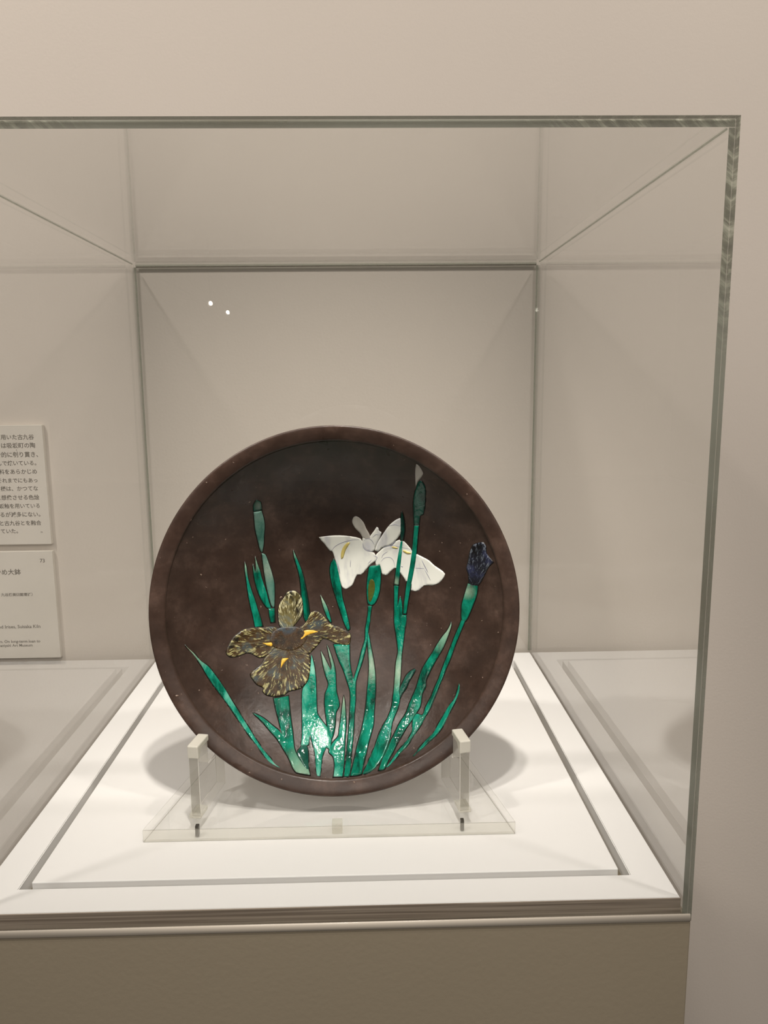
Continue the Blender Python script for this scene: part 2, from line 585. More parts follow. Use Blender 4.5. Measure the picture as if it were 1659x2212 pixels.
# rounded sealing bead along the foot of the front pane
bm = bmesh.new()
rb = 0.0042
prof = [(YFO + 0.0004 - rb * 0.35 * math.sin(a), ZGB + 0.0006 + rb * (0.55 - math.cos(a) * 0.9)) for a in np.linspace(0, math.pi, 9)]
L = [bm.verts.new((-XO + 0.001, p[0], p[1])) for p in prof]
Rr = [bm.verts.new((XO - 0.001, p[0], p[1])) for p in prof]
for i in range(len(prof) - 1):
    bm.faces.new((L[i], Rr[i], Rr[i + 1], L[i + 1]))
bm.faces.new((L[-1], Rr[-1], Rr[0], L[0]))
bm.faces.new(L[::-1])
bm.faces.new(Rr)
bmesh.ops.recalc_face_normals(bm, faces=bm.faces)
me = bpy.data.meshes.new('sealing_bead')
bm.to_mesh(me)
bm.free()
for p in me.polygons: p.use_smooth = len(p.vertices) == 4
under(case, link('sealing_bead', me, M['bead']))

# ------------------------------------------------------------------ acrylic stand
BT = 0.042 * U              # thickness of the base plate
zbase = DECK + 0.0006
stand = empty('dish_stand', (0, 0.5 * U, zbase), 'clear acrylic dish stand with two milky padded uprights', 'dish stand')
bp = [(-0.592 * U, 0.325 * U), (0.592 * U, 0.325 * U), (0.462 * U, 0.93 * U), (-0.462 * U, 0.93 * U)]
o = prism('base_plate', bp, 'z', zbase, zbase + BT, [M['acrylic_sheet'], M['acrylic_edge'], M['acrylic_line']], bevel=0.0005)
for f in o.data.polygons:
    n = f.normal
    f.material_index = 1 if n.y < -0.95 else (0 if abs(n.z) > 0.95 or abs(n.x) > 0.93 or n.y > 0.9 else 2)
under(stand, o)
zu = zbase + BT + 0.0002
NOTCH = 0.148 * U
for sgn in (-1, 1):
    # slab seen edge-on: front post carrying the pad, low saddle behind it for the rim
    T = 0.033 * U
    ang = sgn * math.atan2(0.04, 0.22)
    prof = [(0.0, 0.0), (0.222 * U, 0.0), (0.222 * U, NOTCH), (0.080 * U, NOTCH), (0.080 * U, 0.243 * U), (0.0, 0.243 * U)]
    up = prism('upright', prof, 'x', -T / 2, T / 2, [M['acrylic_front'], M['acrylic_sheet'], M['acrylic_rim']], bevel=0.0005)
    for f in up.data.polygons:
        n = f.normal
        f.material_index = 1 if abs(n.x) > 0.95 or abs(n.z) > 0.95 else (0 if n.y < -0.95 else 2)
    Mx = Matrix.Translation((sgn * 0.437 * U, 0.395 * U, zu)) @ Matrix.Rotation(ang, 4, 'Z')
    up.data.transform(Mx)
    under(stand, up)
    ft = prism('foot', [(-0.012 * U, 0), (0.05 * U, 0), (0.05 * U, 0.014 * U), (-0.012 * U, 0.014 * U)], 'x', -T * 0.6, T * 0.6, M['acrylic_edge'], bevel=0.0008)
    ft.data.transform(Mx)
    under(stand, ft)
    c = 0.0035
    pd = prism('pad', [(-0.004 * U, 0.203 * U), (0.012 * U, 0.203 * U), (0.03 * U, 0.225 * U), (0.089 * U, 0.225 * U), (0.089 * U, 0.246 * U), (-0.004 * U, 0.246 * U)], 'x', -T * 0.56, T * 0.56, M['pad'], bevel=0.0012)
    pd.data.transform(Mx)
    under(stand, pd)
    sc = box('screw', sgn * 0.425 * U - 0.002, sgn * 0.425 * U + 0.0015, 0.345 * U, 0.362 * U, zbase + 0.001, zbase + BT - 0.001, M['steel'], bevel=0.0005)
    under(stand, sc)
under(stand, box('spacer', 0.005 * U, 0.038 * U, 0.345 * U, 0.375 * U, zbase + 0.001, zbase + BT - 0.001, M['acrylic_edge'], bevel=0.0004))

# ------------------------------------------------------------------ dish
TILT = math.radians(10.576)
DC = Vector((0.00571, 0.17100, DECK + 0.20411))         # centre of the rim
RD = 0.18684                   # rim radius
RW, DW, DB = 0.17133, 0.00800, 0.08800   # well radius, depth of its edge, depth of its floor
RS = (RW * RW + (DB - DW) ** 2) / (2 * (DB - DW))


def front_depth(r):
    """how far the front surface lies behind the rim plane"""
    if r >= RW:
        t = (RD - r) / (RD - RW)
        return DW * (0.55 * t + 0.45 * t * t)
    return DB - RS + math.sqrt(RS * RS - r * r)


dish = empty('dish', DC, 'large round dark brown ceramic dish painted with green and white irises', 'dish')
dish.rotation_euler = (math.pi / 2 - TILT, 0, 0)


def lathe(name, prof, seg, m, parent):
    bm = bmesh.new()
    rings = []
    for r, z in prof:
        if r < 1e-6:
            rings.append([bm.verts.new((0, 0, z))])
        else:
            rings.append([bm.verts.new((r * math.cos(2 * math.pi * k / seg), r * math.sin(2 * math.pi * k / seg), z)) for k in range(seg)])
    for a, b in zip(rings, rings[1:]):
        for k in range(seg):
            j = (k + 1) % seg
            if len(a) == 1:
                bm.faces.new((a[0], b[k], b[j]))
            elif len(b) == 1:
                bm.faces.new((a[k], b[0], a[j]))
            else:
                bm.faces.new((a[k], b[k], b[j], a[j]))
    bmesh.ops.recalc_face_normals(bm, faces=bm.faces)
    me = bpy.data.meshes.new(name)
    bm.to_mesh(me)
    bm.free()
    for p in me.polygons: p.use_smooth = True
    return link(name, me, m, parent)


SEG = 192
well = [(RW * k / 28, -front_depth(RW * k / 28 - 1e-9)) for k in range(0, 29)]
lathe('well', well, SEG, M['clay'], dish)
rim = [(RW - 0.0003, -DW - 0.0012), (RW - 0.0001, -DW + 0.0010), (RW + 0.0005, -DW + 0.0026), (RW + 0.0016, -DW + 0.0034)]
z_in = -DW + 0.0034
for k in range(1, 9):
    t = k / 8
    rim.append((RW + 0.0016 + (RD - 0.0016 - RW - 0.0016) * t, z_in * (1 - t) ** 1.15 * 1.0 + 0.0004 * math.sin(math.pi * t)))
rim += [(RD - 0.0005, -0.0002), (RD, -0.0016), (RD - 0.0006, -0.0036)]
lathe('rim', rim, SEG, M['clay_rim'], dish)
back = [(RD - 0.0006, -0.0034), (RD - 0.004, -0.0095)]
for k in range(1, 12):
    r = (RD - 0.004) * (1 - k / 11.0) + 0.078 * k / 11.0
    t = k / 11.0
    back.append((r, -0.0095 - (DB + 0.008 - 0.0095) * (1 - (1 - t) ** 1.6)))
zf = back[-1][1]
back += [(0.077, zf - 0.008), (0.072, zf - 0.008), (0.071, zf + 0.0), (0.0, zf + 0.001)]
lathe('underside', back, SEG, M['clay'], dish)


def catmull(pts, n=3):
    P = [np.array(p, float) for p in pts]
    out = []
    K = len(P)
    def tang(i):
        a, b, c = P[i - 1], P[i], P[(i + 1) % K]
        u, w = b - a, c - b
        lu, lw = np.linalg.norm(u) + 1e-9, np.linalg.norm(w) + 1e-9
        if np.dot(u, w) / (lu * lw) < 0.25:
            return np.zeros(2)
        return (u / lu + w / lw) * 0.5 * min(lu, lw)
    for i in range(K):
        a, b = P[i], P[(i + 1) % K]
        ta, tb = tang(i), tang((i + 1) % K)
        for k in range(n):
            t = k / n
            h = (2 * t ** 3 - 3 * t ** 2 + 1) * a + (t ** 3 - 2 * t ** 2 + t) * ta + (-2 * t ** 3 + 3 * t ** 2) * b + (t ** 3 - t ** 2) * tb
            if not out or np.linalg.norm(h - out[-1]) > 2e-4:
                out.append(h)
    return out


def seg_dist(Q, poly):
    A = np.array(poly)
    B = np.roll(A, -1, axis=0)
    d = B - A
    l2 = (d ** 2).sum(1) + 1e-12
    w = Q[:, None, :] - A[None]
    t = np.clip((w * d[None]).sum(2) / l2[None], 0, 1)
    return np.sqrt(((w - t[..., None] * d[None]) ** 2).sum(2)).min(1)


def inside(Q, poly):
    A = np.array(poly)
    B = np.roll(A, -1, axis=0)
    x, y = Q[:, 0][:, None], Q[:, 1][:, None]
    c = ((A[None, :, 1] > y) != (B[None, :, 1] > y)) & (x < (B[None, :, 0] - A[None, :, 0]) * (y - A[None, :, 1]) / (B[None, :, 1] - A[None, :, 1] + 1e-12) + A[None, :, 0])
    return c.sum(1) % 2 == 1


def grow(poly, d):
    A = np.array(poly)
    area2 = (A[:, 0] * np.roll(A[:, 1], -1) - np.roll(A[:, 0], -1) * A[:, 1]).sum()
    s = 1.0 if area2 > 0 else -1.0
    out = []
    K = len(A)
    for i in range(K):
        u = A[i] - A[i - 1]
        w = A[(i + 1) % K] - A[i]
        u = u / (np.linalg.norm(u) + 1e-12)
        w = w / (np.linalg.norm(w) + 1e-12)
        n = np.array([u[1] + w[1], -(u[0] + w[0])]) * s
        l = np.linalg.norm(n)
        if l < 0.35:
            t = (u - w)
            n = t / (np.linalg.norm(t) + 1e-9) * 1.3
            out.append(A[i] + n * d)
        else:
            out.append(A[i] + n / l * d * min(1.6, 2.0 / l))
    return out


def on_dish(name, poly, m, parent, base, height, grid, tip=None, origin=None, smooth_edge=0.0011):
    """a patch of enamel lying on the front of the dish: domed top, sides down into the glaze"""
    P = np.array(poly)
    lo, hi = P.min(0), P.max(0)
    xs = np.arange(lo[0] + grid / 2, hi[0], grid)
    ys = np.arange(lo[1] + grid / 2, hi[1], grid)
    if len(xs) and len(ys):
        G = np.array([(x + (grid / 2 if j % 2 else 0), y) for j, y in enumerate(ys) for x in xs])
        G = G[inside(G, poly)]
        if len(G):
            G = G[seg_dist(G, poly) > grid * 0.35]
    else:
        G = np.zeros((0, 2))
    n = len(poly)
    pts = [Vector(p) for p in poly] + [Vector(g) for g in G]
    vs, es, fs, ov, oe, of = delaunay_2d_cdt(pts, [], [list(range(n))], 1, 1e-7)
    V = np.array([tuple(v) for v in vs])
    D = seg_dist(V, poly)
    dmax = max(D.max(), 1e-6)
    co, tone, flow = [], [], []
    for (x, y), d in zip(V, D):
        h = base + height * (0.35 + 0.65 * min(1.0, d / smooth_edge) ** 0.6) if d > 1e-5 else base + height * 0.30
        co.append((x, y, -front_depth(min(math.hypot(x, y), RW - 1e-6)) + h))
        pale = 0.0
        if tip is not None:
            pale = 0.75 * max(0.0, 1.0 - math.hypot(x - tip[0], y - tip[1]) / (0.7 * tip[2]))
        if origin is not None:
            dx, dy = x - origin[0], y - origin[1]
            rr = math.hypot(dx, dy)
            flow.append((math.atan2(dy, dx) * 0.025, rr, 0))
            tone.append((pale, d / dmax, 0.5 * max(0.0, min(1.0, (rr - 0.008) / 0.020)) + 0.5 * max(0.0, 1.0 - d / (0.5 * dmax)), 1))
        else:
            flow.append((x, y, 0))
            tone.append((pale, d / dmax, 0, 1))
    tris = [list(f) for f in fs]
    # skirt
    cnt = {}
    for f in tris:
        for a, b in zip(f, f[1:] + f[:1]):
            cnt[(a, b)] = 1
    low = {}
    faces = list(tris)
    for (a, b) in list(cnt):
        if (b, a) not in cnt:
            for q in (a, b):
                if q not in low:
                    low[q] = len(co)
                    x, y, z = co[q]
                    co.append((x, y, -front_depth(min(math.hypot(x, y), RW - 1e-6)) - 0.0003))
                    tone.append(tone[q])
                    flow.append(flow[q])
            faces.append([b, a, low[a], low[b]])
    me = bpy.data.meshes.new(name)
    me.from_pydata(co, [], faces)
    at = me.attributes.new('tone', 'FLOAT_COLOR', 'POINT')
    at.data.foreach_set('color', np.array(tone, dtype=np.float32).ravel())
    af = me.attributes.new('flow', 'FLOAT_VECTOR', 'POINT')
    af.data.foreach_set('vector', np.array(flow, dtype=np.float32).ravel())
    for p in me.polygons: p.use_smooth = len(p.vertices) == 3
    me.update()
    return link(name, me, m, parent)


def ribbon(pts, w):
    """closed outline of a tapering brush line"""
    P = [np.array(p) for p in pts]
    fine = []
    for i in range(len(P) - 1):
        a, b = P[i], P[i + 1]
        ta = (P[i + 1] - P[max(i - 1, 0)]) * (0.5 if i else 1)
        tb = (P[min(i + 2, len(P) - 1)] - P[i]) * (0.5 if i + 2 < len(P) else 1)
        for k in range(4):
            t = k / 4
            fine.append((2 * t ** 3 - 3 * t ** 2 + 1) * a + (t ** 3 - 2 * t ** 2 + t) * ta + (-2 * t ** 3 + 3 * t ** 2) * b + (t ** 3 - t ** 2) * tb)
    fine.append(P[-1])
    L, R = [], []
    n = len(fine)
    for i, p in enumerate(fine):
        t = fine[min(i + 1, n - 1)] - fine[max(i - 1, 0)]
        t = t / (np.linalg.norm(t) + 1e-12)
        nn = np.array([-t[1], t[0]]) * w * (0.35 + 0.65 * math.sin(math.pi * i / (n - 1)))
        L.append(p + nn)
        R.append(p - nn)
    return L + R[::-1]


# painted motifs: name, material, layer, outline?, tip (u,v,reach) or None, petal root or None, points in millimetres on the dish
SHAPES = [
    ('bud', 'green_grey', 0, False, None, None, [(-86.9, 100.6), (-79.1, 101.9), (-77.5, 94.4), (-77.1, 86.1), (-78.4, 75.0), (-79.4, 65.2), (-81.4, 56.8), (-83.2, 59.7), (-85.2, 71.0), (-87.0, 83.5)]),
    ('bud_tip', 'green_dark', 0, False, (-81.8, 108.0, 8), None, [(-83.2, 113.3), (-79.2, 111.3), (-78.8, 102.6), (-86.9, 101.3), (-86.5, 108.0)]),
    ('leaf', 'green_grey', 0, False, (-76.8, 36.9, 22), None, [(-81.7, 56.2), (-78.1, 54.6), (-74.6, 43.9), (-71.6, 32.4), (-69.8, 22.4), (-69.7, 8.1), (-70.2, -3.9), (-72.8, -3.1), (-75.9, 8.4), (-77.9, 18.4), (-79.9, 32.7), (-81.1, 46.9)]),
    ('leaf', 'green', 0, False, (-89.6, 48.6, 20), None, [(-91.3, 44.5), (-90.2, 40.2), (-89.5, 35.2), (-88.4, 40.1), (-88.6, 52.8), (-86.5, 44.3), (-84.2, 36.4), (-83.0, 30.0), (-81.0, 22.8), (-78.1, 12.8), (-76.0, 2.8), (-73.6, -4.7), (-77.6, -4.2), (-82.3, 2.4), (-86.8, 13.2), (-89.4, 23.2), (-90.9, 33.2)]),
    ('stem', 'green', 0, False, None, None, [(-76.0, -5.0), (-70.2, -5.0), (-69.6, -20.1), (-73.7, -20.5), (-75.3, -14.2)]),
    ('leaf', 'green', 0, False, (-99.5, 44.8, 22), None, [(-99.4, 46.9), (-97.9, 41.9), (-96.8, 29.2), (-93.3, 14.9), (-90.2, 4.9), (-87.6, -5.0), (-85.0, -13.6), (-82.4, -24.1), (-90.3, -24.3), (-92.3, -13.1), (-94.8, -1.8), (-97.2, 12.4), (-98.5, 26.5), (-99.7, 39.2)]),
    ('leaf', 'green', 0, False, (-48.4, 58.9, 17), None, [(-48.4, 58.9), (-45.6, 51.7), (-42.4, 43.0), (-39.1, 32.8), (-36.6, 21.2), (-34.6, 9.7), (-32.7, -4.7), (-32.4, -16.1), (-36.3, -21.6), (-38.4, -15.9), (-39.0, -4.5), (-41.0, 9.9), (-41.5, 18.5), (-42.9, 31.5), (-45.8, 43.1), (-47.9, 51.7)]),
    ('leaf', 'green_light', 0, False, (-19.7, 7.8, 30), None, [(-19.7, 7.8), (-16.3, 2.0), (-12.8, -5.2), (-10.0, -13.9), (-7.9, -22.4), (-8.6, -23.1), (-12.2, -18.1), (-15.0, -10.9), (-17.7, -2.3)]),
    ('leaf', 'green', 0, False, None, None, [(-4.3, 48.0), (-0.9, 42.2), (0.4, 34.9), (2.4, 23.3), (3.7, 16.1), (4.3, 7.4), (5.6, 0.2), (8.4, -9.9), (11.1, -21.3), (12.5, -30.5), (10.3, -31.9), (8.9, -29.7), (5.4, -21.2), (1.2, -8.4), (-2.2, 3.2), (-5.7, 14.8), (-8.1, 26.4), (-8.9, 36.5), (-7.3, 43.7)]),
    ('spathe', 'green', 0, False, None, None, [(35.6, 38.9), (42.1, 40.3), (47.8, 41.7), (48.1, 34.5), (47.6, 21.5), (46.0, 10.0), (42.3, -0.0), (37.9, -4.3), (33.6, -2.9), (32.1, 8.6), (32.5, 21.6), (34.1, 33.1)]),
    ('spathe_stripe', 'olive', 2, False, None, None, [(35.9, 24.4), (39.0, 25.1), (41.1, 21.5), (41.5, 14.3), (39.5, 5.7), (36.5, -0.7), (34.1, -0.0), (33.4, 8.6), (33.9, 18.7)]),
    ('stem', 'green', 0, False, None, None, [(-5.5, -46.9), (12.0, -46.9), (12.2, -63.5), (13.8, -75.5), (16.1, -83.4), (17.8, -79.5), (21.4, -68.9), (25.8, -52.7), (29.3, -41.7), (30.0, -30.5), (32.0, -19.2), (32.8, -14.3), (33.6, -5.0), (37.5, -5.0), (35.9, -14.3), (35.2, -22.8), (35.9, -19.2), (34.0, -27.7), (31.7, -43.0), (28.6, -56.8), (24.9, -68.9), (21.3, -78.2), (18.7, -87.3), (18.3, -105.0), (17.0, -117.1), (16.5, -128.8), (15.5, -140.1), (14.2, -150.8), (13.0, -164.0), (11.7, -169.2), (6.5, -169.5), (7.7, -161.0), (9.2, -148.7), (10.7, -134.5), (11.8, -120.7), (12.6, -107.4), (12.5, -96.2), (9.3, -86.0), (5.1, -74.1), (-0.6, -62.0)]),
    ('leaf', 'green', 1, False, (33.4, -68.8, 30), None, [(33.2, -34.7), (34.5, -41.6), (36.5, -52.6), (38.5, -63.4), (40.1, -76.7), (40.4, -89.6), (39.6, -102.2), (38.3, -114.4), (37.4, -126.2), (34.5, -135.4), (31.7, -143.1), (28.9, -152.7), (25.5, -162.8), (24.2, -167.7), (13.0, -169.1), (15.0, -163.0), (18.2, -151.9), (20.9, -142.2), (24.4, -132.2), (27.2, -121.8), (29.4, -109.8), (30.9, -97.4), (32.5, -83.3), (33.4, -70.2), (32.9, -56.7), (32.1, -45.8)]),
    ('bud_tip', 'grey_white', 0, False, None, None, [(84.7, 147.0), (87.3, 145.4), (92.0, 138.0), (90.6, 134.3), (87.5, 130.6), (85.1, 124.9), (84.1, 137.1), (84.1, 143.4)]),
    ('bud', 'green_dark', 0, False, None, None, [(87.6, 129.4), (90.1, 130.5), (94.2, 125.2), (95.3, 114.8), (94.9, 104.2), (93.4, 96.1), (90.3, 94.1), (89.4, 84.5), (84.3, 84.6), (83.6, 96.3), (83.0, 107.2), (84.0, 117.8), (85.6, 123.6)]),
    ('stem', 'green', 3, False, None, None, [(84.3, 83.9), (89.1, 83.8), (88.2, 72.7), (87.0, 55.9), (85.9, 44.5), (82.8, 27.4), (79.9, 13.2), (77.7, 1.8), (75.3, -13.1), (71.8, -13.2), (74.2, 6.0), (76.5, 21.7), (79.4, 37.4), (81.5, 51.6), (82.8, 62.9), (83.8, 75.6)]),
    ('leaf_tip', 'green_dark', 3, False, None, None, [(71.1, 99.3), (73.1, 92.4), (74.2, 82.7), (73.4, 72.9), (72.1, 67.9), (70.1, 67.5), (69.7, 77.1), (69.8, 91.1)]),
    ('stem', 'green', 3, False, (64.6, 21.6, 10), None, [(70.1, 67.3), (72.1, 67.2), (71.2, 54.5), (69.9, 41.6), (68.6, 28.8), (67.4, 18.7), (62.7, 19.0), (64.1, 30.2), (65.6, 43.1), (67.6, 54.5)]),
    ('leaf', 'green', 0, False, (64.8, -74.7, 34), None, [(62.7, 18.7), (67.4, 18.4), (66.5, 5.9), (65.9, -5.5), (69.0, 5.9), (70.6, 0.2), (71.7, -14.6), (75.3, -14.5), (74.6, -29.2), (75.7, -15.9), (74.4, -24.3), (72.8, -35.4), (71.2, -46.4), (69.5, -57.3), (68.4, -70.6), (67.4, -81.0), (66.2, -90.0), (65.5, -93.8), (66.0, -101.2), (63.6, -111.0), (58.6, -120.7), (56.3, -127.7), (55.4, -134.5), (52.4, -143.3), (50.2, -147.7), (45.4, -155.1), (38.6, -162.4), (31.6, -166.6), (25.2, -167.7), (30.1, -159.8), (34.9, -151.5), (39.0, -144.0), (43.3, -134.0), (47.5, -127.0), (52.5, -119.9), (56.9, -110.2), (58.5, -101.6), (60.2, -91.5), (61.6, -78.7), (63.0, -65.5), (65.4, -54.7), (64.9, -45.3), (63.7, -35.7), (62.2, -24.6), (62.1, -13.3)]),
    ('leaf', 'green_dark', 1, False, None, None, [(82.8, -71.2), (83.7, -72.5), (80.5, -77.8), (76.2, -84.4), (73.2, -90.9), (69.0, -96.1), (66.3, -101.2), (65.5, -93.8), (67.9, -88.7), (73.7, -78.2), (77.9, -74.1)]),
    ('leaf', 'green', 1, False, (119.5, -29.1, 40), None, [(122.1, -20.1), (121.7, -22.2), (118.2, -29.2), (112.8, -36.2), (107.2, -44.7), (101.6, -54.3), (95.9, -62.6), (90.9, -70.7), (87.2, -80.0), (84.1, -89.0), (80.4, -96.7), (76.0, -105.5), (71.5, -115.3), (65.1, -123.8), (59.4, -133.2), (53.7, -142.2), (50.9, -147.6), (46.0, -155.1), (41.8, -164.2), (47.7, -162.8), (51.9, -155.8), (56.0, -150.4), (60.3, -143.9), (65.9, -136.0), (71.6, -127.9), (78.6, -119.4), (82.9, -113.3), (87.2, -107.0), (89.8, -94.8), (93.5, -88.3), (94.4, -82.0), (98.1, -74.1), (102.4, -66.0), (108.1, -56.5), (113.7, -46.9), (119.4, -33.1), (122.5, -23.5)]),
    ('stem', 'green', 0, False, None, None, [(134.6, -15.2), (137.0, -17.7), (136.4, -17.8), (131.0, -30.9), (125.4, -44.6), (120.3, -58.1), (115.3, -68.8), (110.9, -79.3), (106.5, -88.4), (102.0, -98.5), (97.6, -107.2), (91.9, -115.9), (88.3, -121.9), (81.9, -130.3), (76.3, -137.3), (70.7, -144.2), (63.9, -149.9), (58.4, -155.3), (51.6, -161.2), (49.1, -161.4), (54.4, -156.6), (60.0, -150.2), (65.5, -144.6), (72.4, -137.7), (77.3, -130.7), (78.6, -120.5), (82.8, -114.4), (88.7, -115.1), (92.4, -107.7), (98.2, -97.7), (102.6, -88.7), (107.0, -79.7), (111.4, -69.2), (115.8, -58.5), (120.9, -46.3), (125.8, -34.0), (129.9, -24.3), (132.6, -17.4)]),
    ('spathe', 'green', 1, False, (138.1, 13.6, 14), None, [(139.4, 21.9), (148.5, 20.9), (148.5, 15.5), (147.3, 8.6), (144.1, -1.0), (140.3, -10.8), (137.0, -17.7), (133.2, -19.4), (132.7, -14.0), (133.2, -1.7), (135.6, 8.0), (137.5, 14.9)]),
    ('leaf', 'green', 0, False, None, None, [(127.4, -81.2), (127.3, -88.4), (123.5, -97.2), (119.2, -104.7), (113.5, -114.5), (109.2, -121.7), (102.2, -130.2), (95.5, -136.3), (88.7, -142.3), (82.0, -147.1), (77.9, -150.6), (76.7, -150.7), (83.5, -143.9), (91.7, -135.7), (98.5, -129.6), (104.2, -121.3), (109.9, -112.8), (115.6, -104.0), (121.1, -97.5), (124.7, -89.9)]),
    ('leaf', 'green_light', 0, False, (-153.1, -38.5, 40), None, [(-155.4, -35.6), (-152.5, -39.2), (-147.4, -45.1), (-141.5, -53.0), (-134.3, -59.8), (-128.1, -68.2), (-121.6, -77.8), (-116.3, -85.9), (-110.8, -95.1), (-103.9, -105.5), (-97.0, -115.6), (-89.9, -125.5), (-82.8, -135.1), (-75.8, -143.4), (-68.9, -150.3), (-63.4, -155.9), (-57.8, -159.5), (-62.1, -157.8), (-69.8, -153.2), (-78.2, -144.1), (-86.5, -134.6), (-94.8, -124.8), (-103.2, -113.6), (-111.4, -102.0), (-119.4, -91.4), (-127.2, -80.6), (-134.9, -68.4), (-140.0, -58.9), (-146.1, -49.1), (-150.8, -42.1)]),
    ('leaf', 'green', 1, False, (-35.9, -165.8, 38), None, [(-88.8, -110.4), (-83.6, -112.8), (-77.0, -117.0), (-68.8, -123.6), (-62.0, -128.7), (-58.5, -132.4), (-61.8, -122.0), (-65.7, -111.1), (-69.0, -98.8), (-61.1, -98.4), (-53.8, -97.5), (-52.0, -109.9), (-50.1, -120.6), (-47.4, -133.4), (-45.4, -144.4), (-42.3, -150.9), (-36.7, -157.4), (-29.8, -162.8), (-27.8, -167.3), (-41.4, -164.5), (-45.3, -160.7), (-49.8, -153.3), (-55.6, -145.6), (-62.7, -136.4), (-71.0, -127.8), (-79.3, -119.0)]),
    ('leaf', 'green_dark', 0, False, None, None, [(-38.2, -143.8), (-33.7, -142.0), (-31.1, -147.5), (-29.8, -159.8), (-28.5, -167.2), (-33.7, -162.5), (-39.5, -154.2), (-43.0, -149.8)]),
    ('leaf', 'green_light', 0, False, None, None, [(-29.9, -57.1), (-27.0, -68.0), (-25.1, -81.2), (-24.3, -94.1), (-23.6, -106.6), (-22.4, -116.4), (-17.0, -123.6), (-11.4, -129.6), (-9.9, -135.3), (-7.1, -139.8), (-8.2, -148.5), (-12.3, -146.2), (-16.0, -153.4), (-16.9, -162.5), (-17.6, -168.7), (-20.8, -168.3), (-22.5, -160.2), (-24.1, -150.0), (-27.2, -141.3), (-29.5, -134.5), (-31.0, -143.2), (-33.6, -144.1), (-38.6, -143.8), (-38.0, -136.2), (-38.4, -122.6), (-39.3, -105.8), (-39.4, -94.7), (-37.8, -88.4), (-33.8, -84.8), (-31.9, -73.1)]),
    ('leaf', 'green', 1, False, (-16.6, -57.6, 30), None, [(-19.7, -53.4), (-15.8, -60.3), (-11.6, -68.5), (-8.7, -73.9), (-8.0, -69.9), (-10.2, -60.5), (-13.0, -47.0), (-9.5, -55.0), (-6.6, -63.2), (-3.8, -74.0), (-3.0, -87.1), (-2.3, -96.0), (-0.1, -103.6), (0.6, -109.8), (-2.8, -115.8), (-3.3, -126.4), (-5.2, -135.5), (-7.1, -139.8), (-10.6, -135.3), (-12.2, -126.1), (-13.8, -116.7), (-15.1, -106.9), (-14.5, -97.0), (-12.1, -92.0), (-11.4, -86.9), (-14.3, -79.0), (-17.2, -68.3)]),
    ('leaf', 'green_light', 2, False, (5.6, -100.1, 30), None, [(5.6, -99.9), (7.0, -107.7), (7.7, -117.2), (8.1, -128.4), (7.2, -139.2), (6.9, -148.6), (6.4, -159.4), (5.0, -169.5), (-4.1, -169.6), (-3.2, -161.0), (-5.0, -153.9), (-9.4, -150.1), (-5.8, -142.8), (-0.1, -137.2), (1.0, -130.3), (2.7, -120.2), (4.1, -108.7)]),
    ('flower_bud', 'blue', 2, True, None, (144.3, 18.0), [(143.6, 62.9), (148.2, 65.0), (152.3, 65.7), (155.3, 61.7), (155.8, 55.0), (159.1, 49.7), (162.4, 45.2), (158.2, 40.3), (155.5, 33.5), (152.6, 26.6), (148.5, 19.6), (143.1, 17.9), (140.4, 23.3), (140.0, 31.5), (138.0, 38.3), (139.8, 46.6), (140.8, 54.8)]),
    ('petal', 'white', 1, True, None, None, [(-20.0, 72.8), (-9.1, 74.1), (2.7, 74.4), (14.6, 73.3), (25.9, 70.6), (29.3, 64.6), (34.1, 57.6), (41.0, 54.5), (42.9, 49.5), (41.9, 45.5), (37.9, 42.5), (33.9, 38.6), (29.8, 33.6), (25.8, 30.1), (21.8, 30.1), (18.7, 24.6), (16.1, 18.6), (9.5, 14.2), (6.5, 14.7), (4.1, 17.7), (2.2, 24.8), (0.8, 32.9), (-1.0, 41.0), (-3.8, 51.0), (-5.6, 56.6), (-8.6, 57.6), (-13.3, 64.2), (-17.6, 69.2)]),
    ('petal', 'white', 1, True, None, None, [(69.0, 68.7), (64.6, 67.2), (60.7, 63.3), (52.9, 61.4), (47.0, 56.5), (43.0, 52.5), (41.9, 46.5), (42.8, 39.5), (46.8, 41.5), (48.7, 34.5), (49.7, 30.5), (54.6, 29.5), (58.6, 33.5), (63.5, 37.5), (67.4, 33.5), (71.3, 29.5), (74.1, 25.6), (76.1, 21.6), (80.9, 18.7), (80.8, 12.7), (85.6, 11.8), (89.4, 12.9), (95.2, 18.4), (103.7, 18.6), (110.2, 21.2), (113.9, 25.2), (116.8, 31.6), (111.1, 36.9), (105.6, 40.7), (100.9, 45.5), (94.3, 49.4), (87.7, 52.8), (82.9, 56.3), (78.1, 62.2), (73.3, 67.2)]),
    ('petal', 'grey_white', 2, False, None, None, [(18.9, 94.3), (21.4, 95.3), (25.3, 93.3), (29.6, 88.3), (32.5, 81.4), (35.8, 75.5), (37.7, 69.5), (33.3, 68.5), (28.4, 71.6), (25.5, 76.6), (20.7, 81.6), (17.8, 86.5), (17.1, 90.4)]),
    ('petal', 'white', 2, False, (35.2, 61.6, 14), None, [(37.8, 74.9), (41.3, 79.3), (43.8, 83.2), (45.7, 82.2), (46.7, 78.8), (49.1, 77.3), (48.1, 73.3), (46.1, 68.4), (43.1, 62.5), (40.0, 56.5), (34.1, 56.6), (29.2, 60.6), (27.8, 66.6), (28.4, 71.6), (34.3, 70.5)]),
    ('petal', 'white', 3, False, (67.5, 88.7, 16), None, [(69.4, 92.5), (65.6, 91.1), (59.8, 86.9), (55.4, 82.1), (52.0, 77.2), (48.1, 71.4), (44.1, 64.5), (41.5, 57.5), (45.0, 56.0), (49.9, 60.4), (56.8, 62.4), (60.7, 64.3), (64.6, 68.2), (68.5, 73.1), (70.2, 77.0), (70.4, 87.7)]),
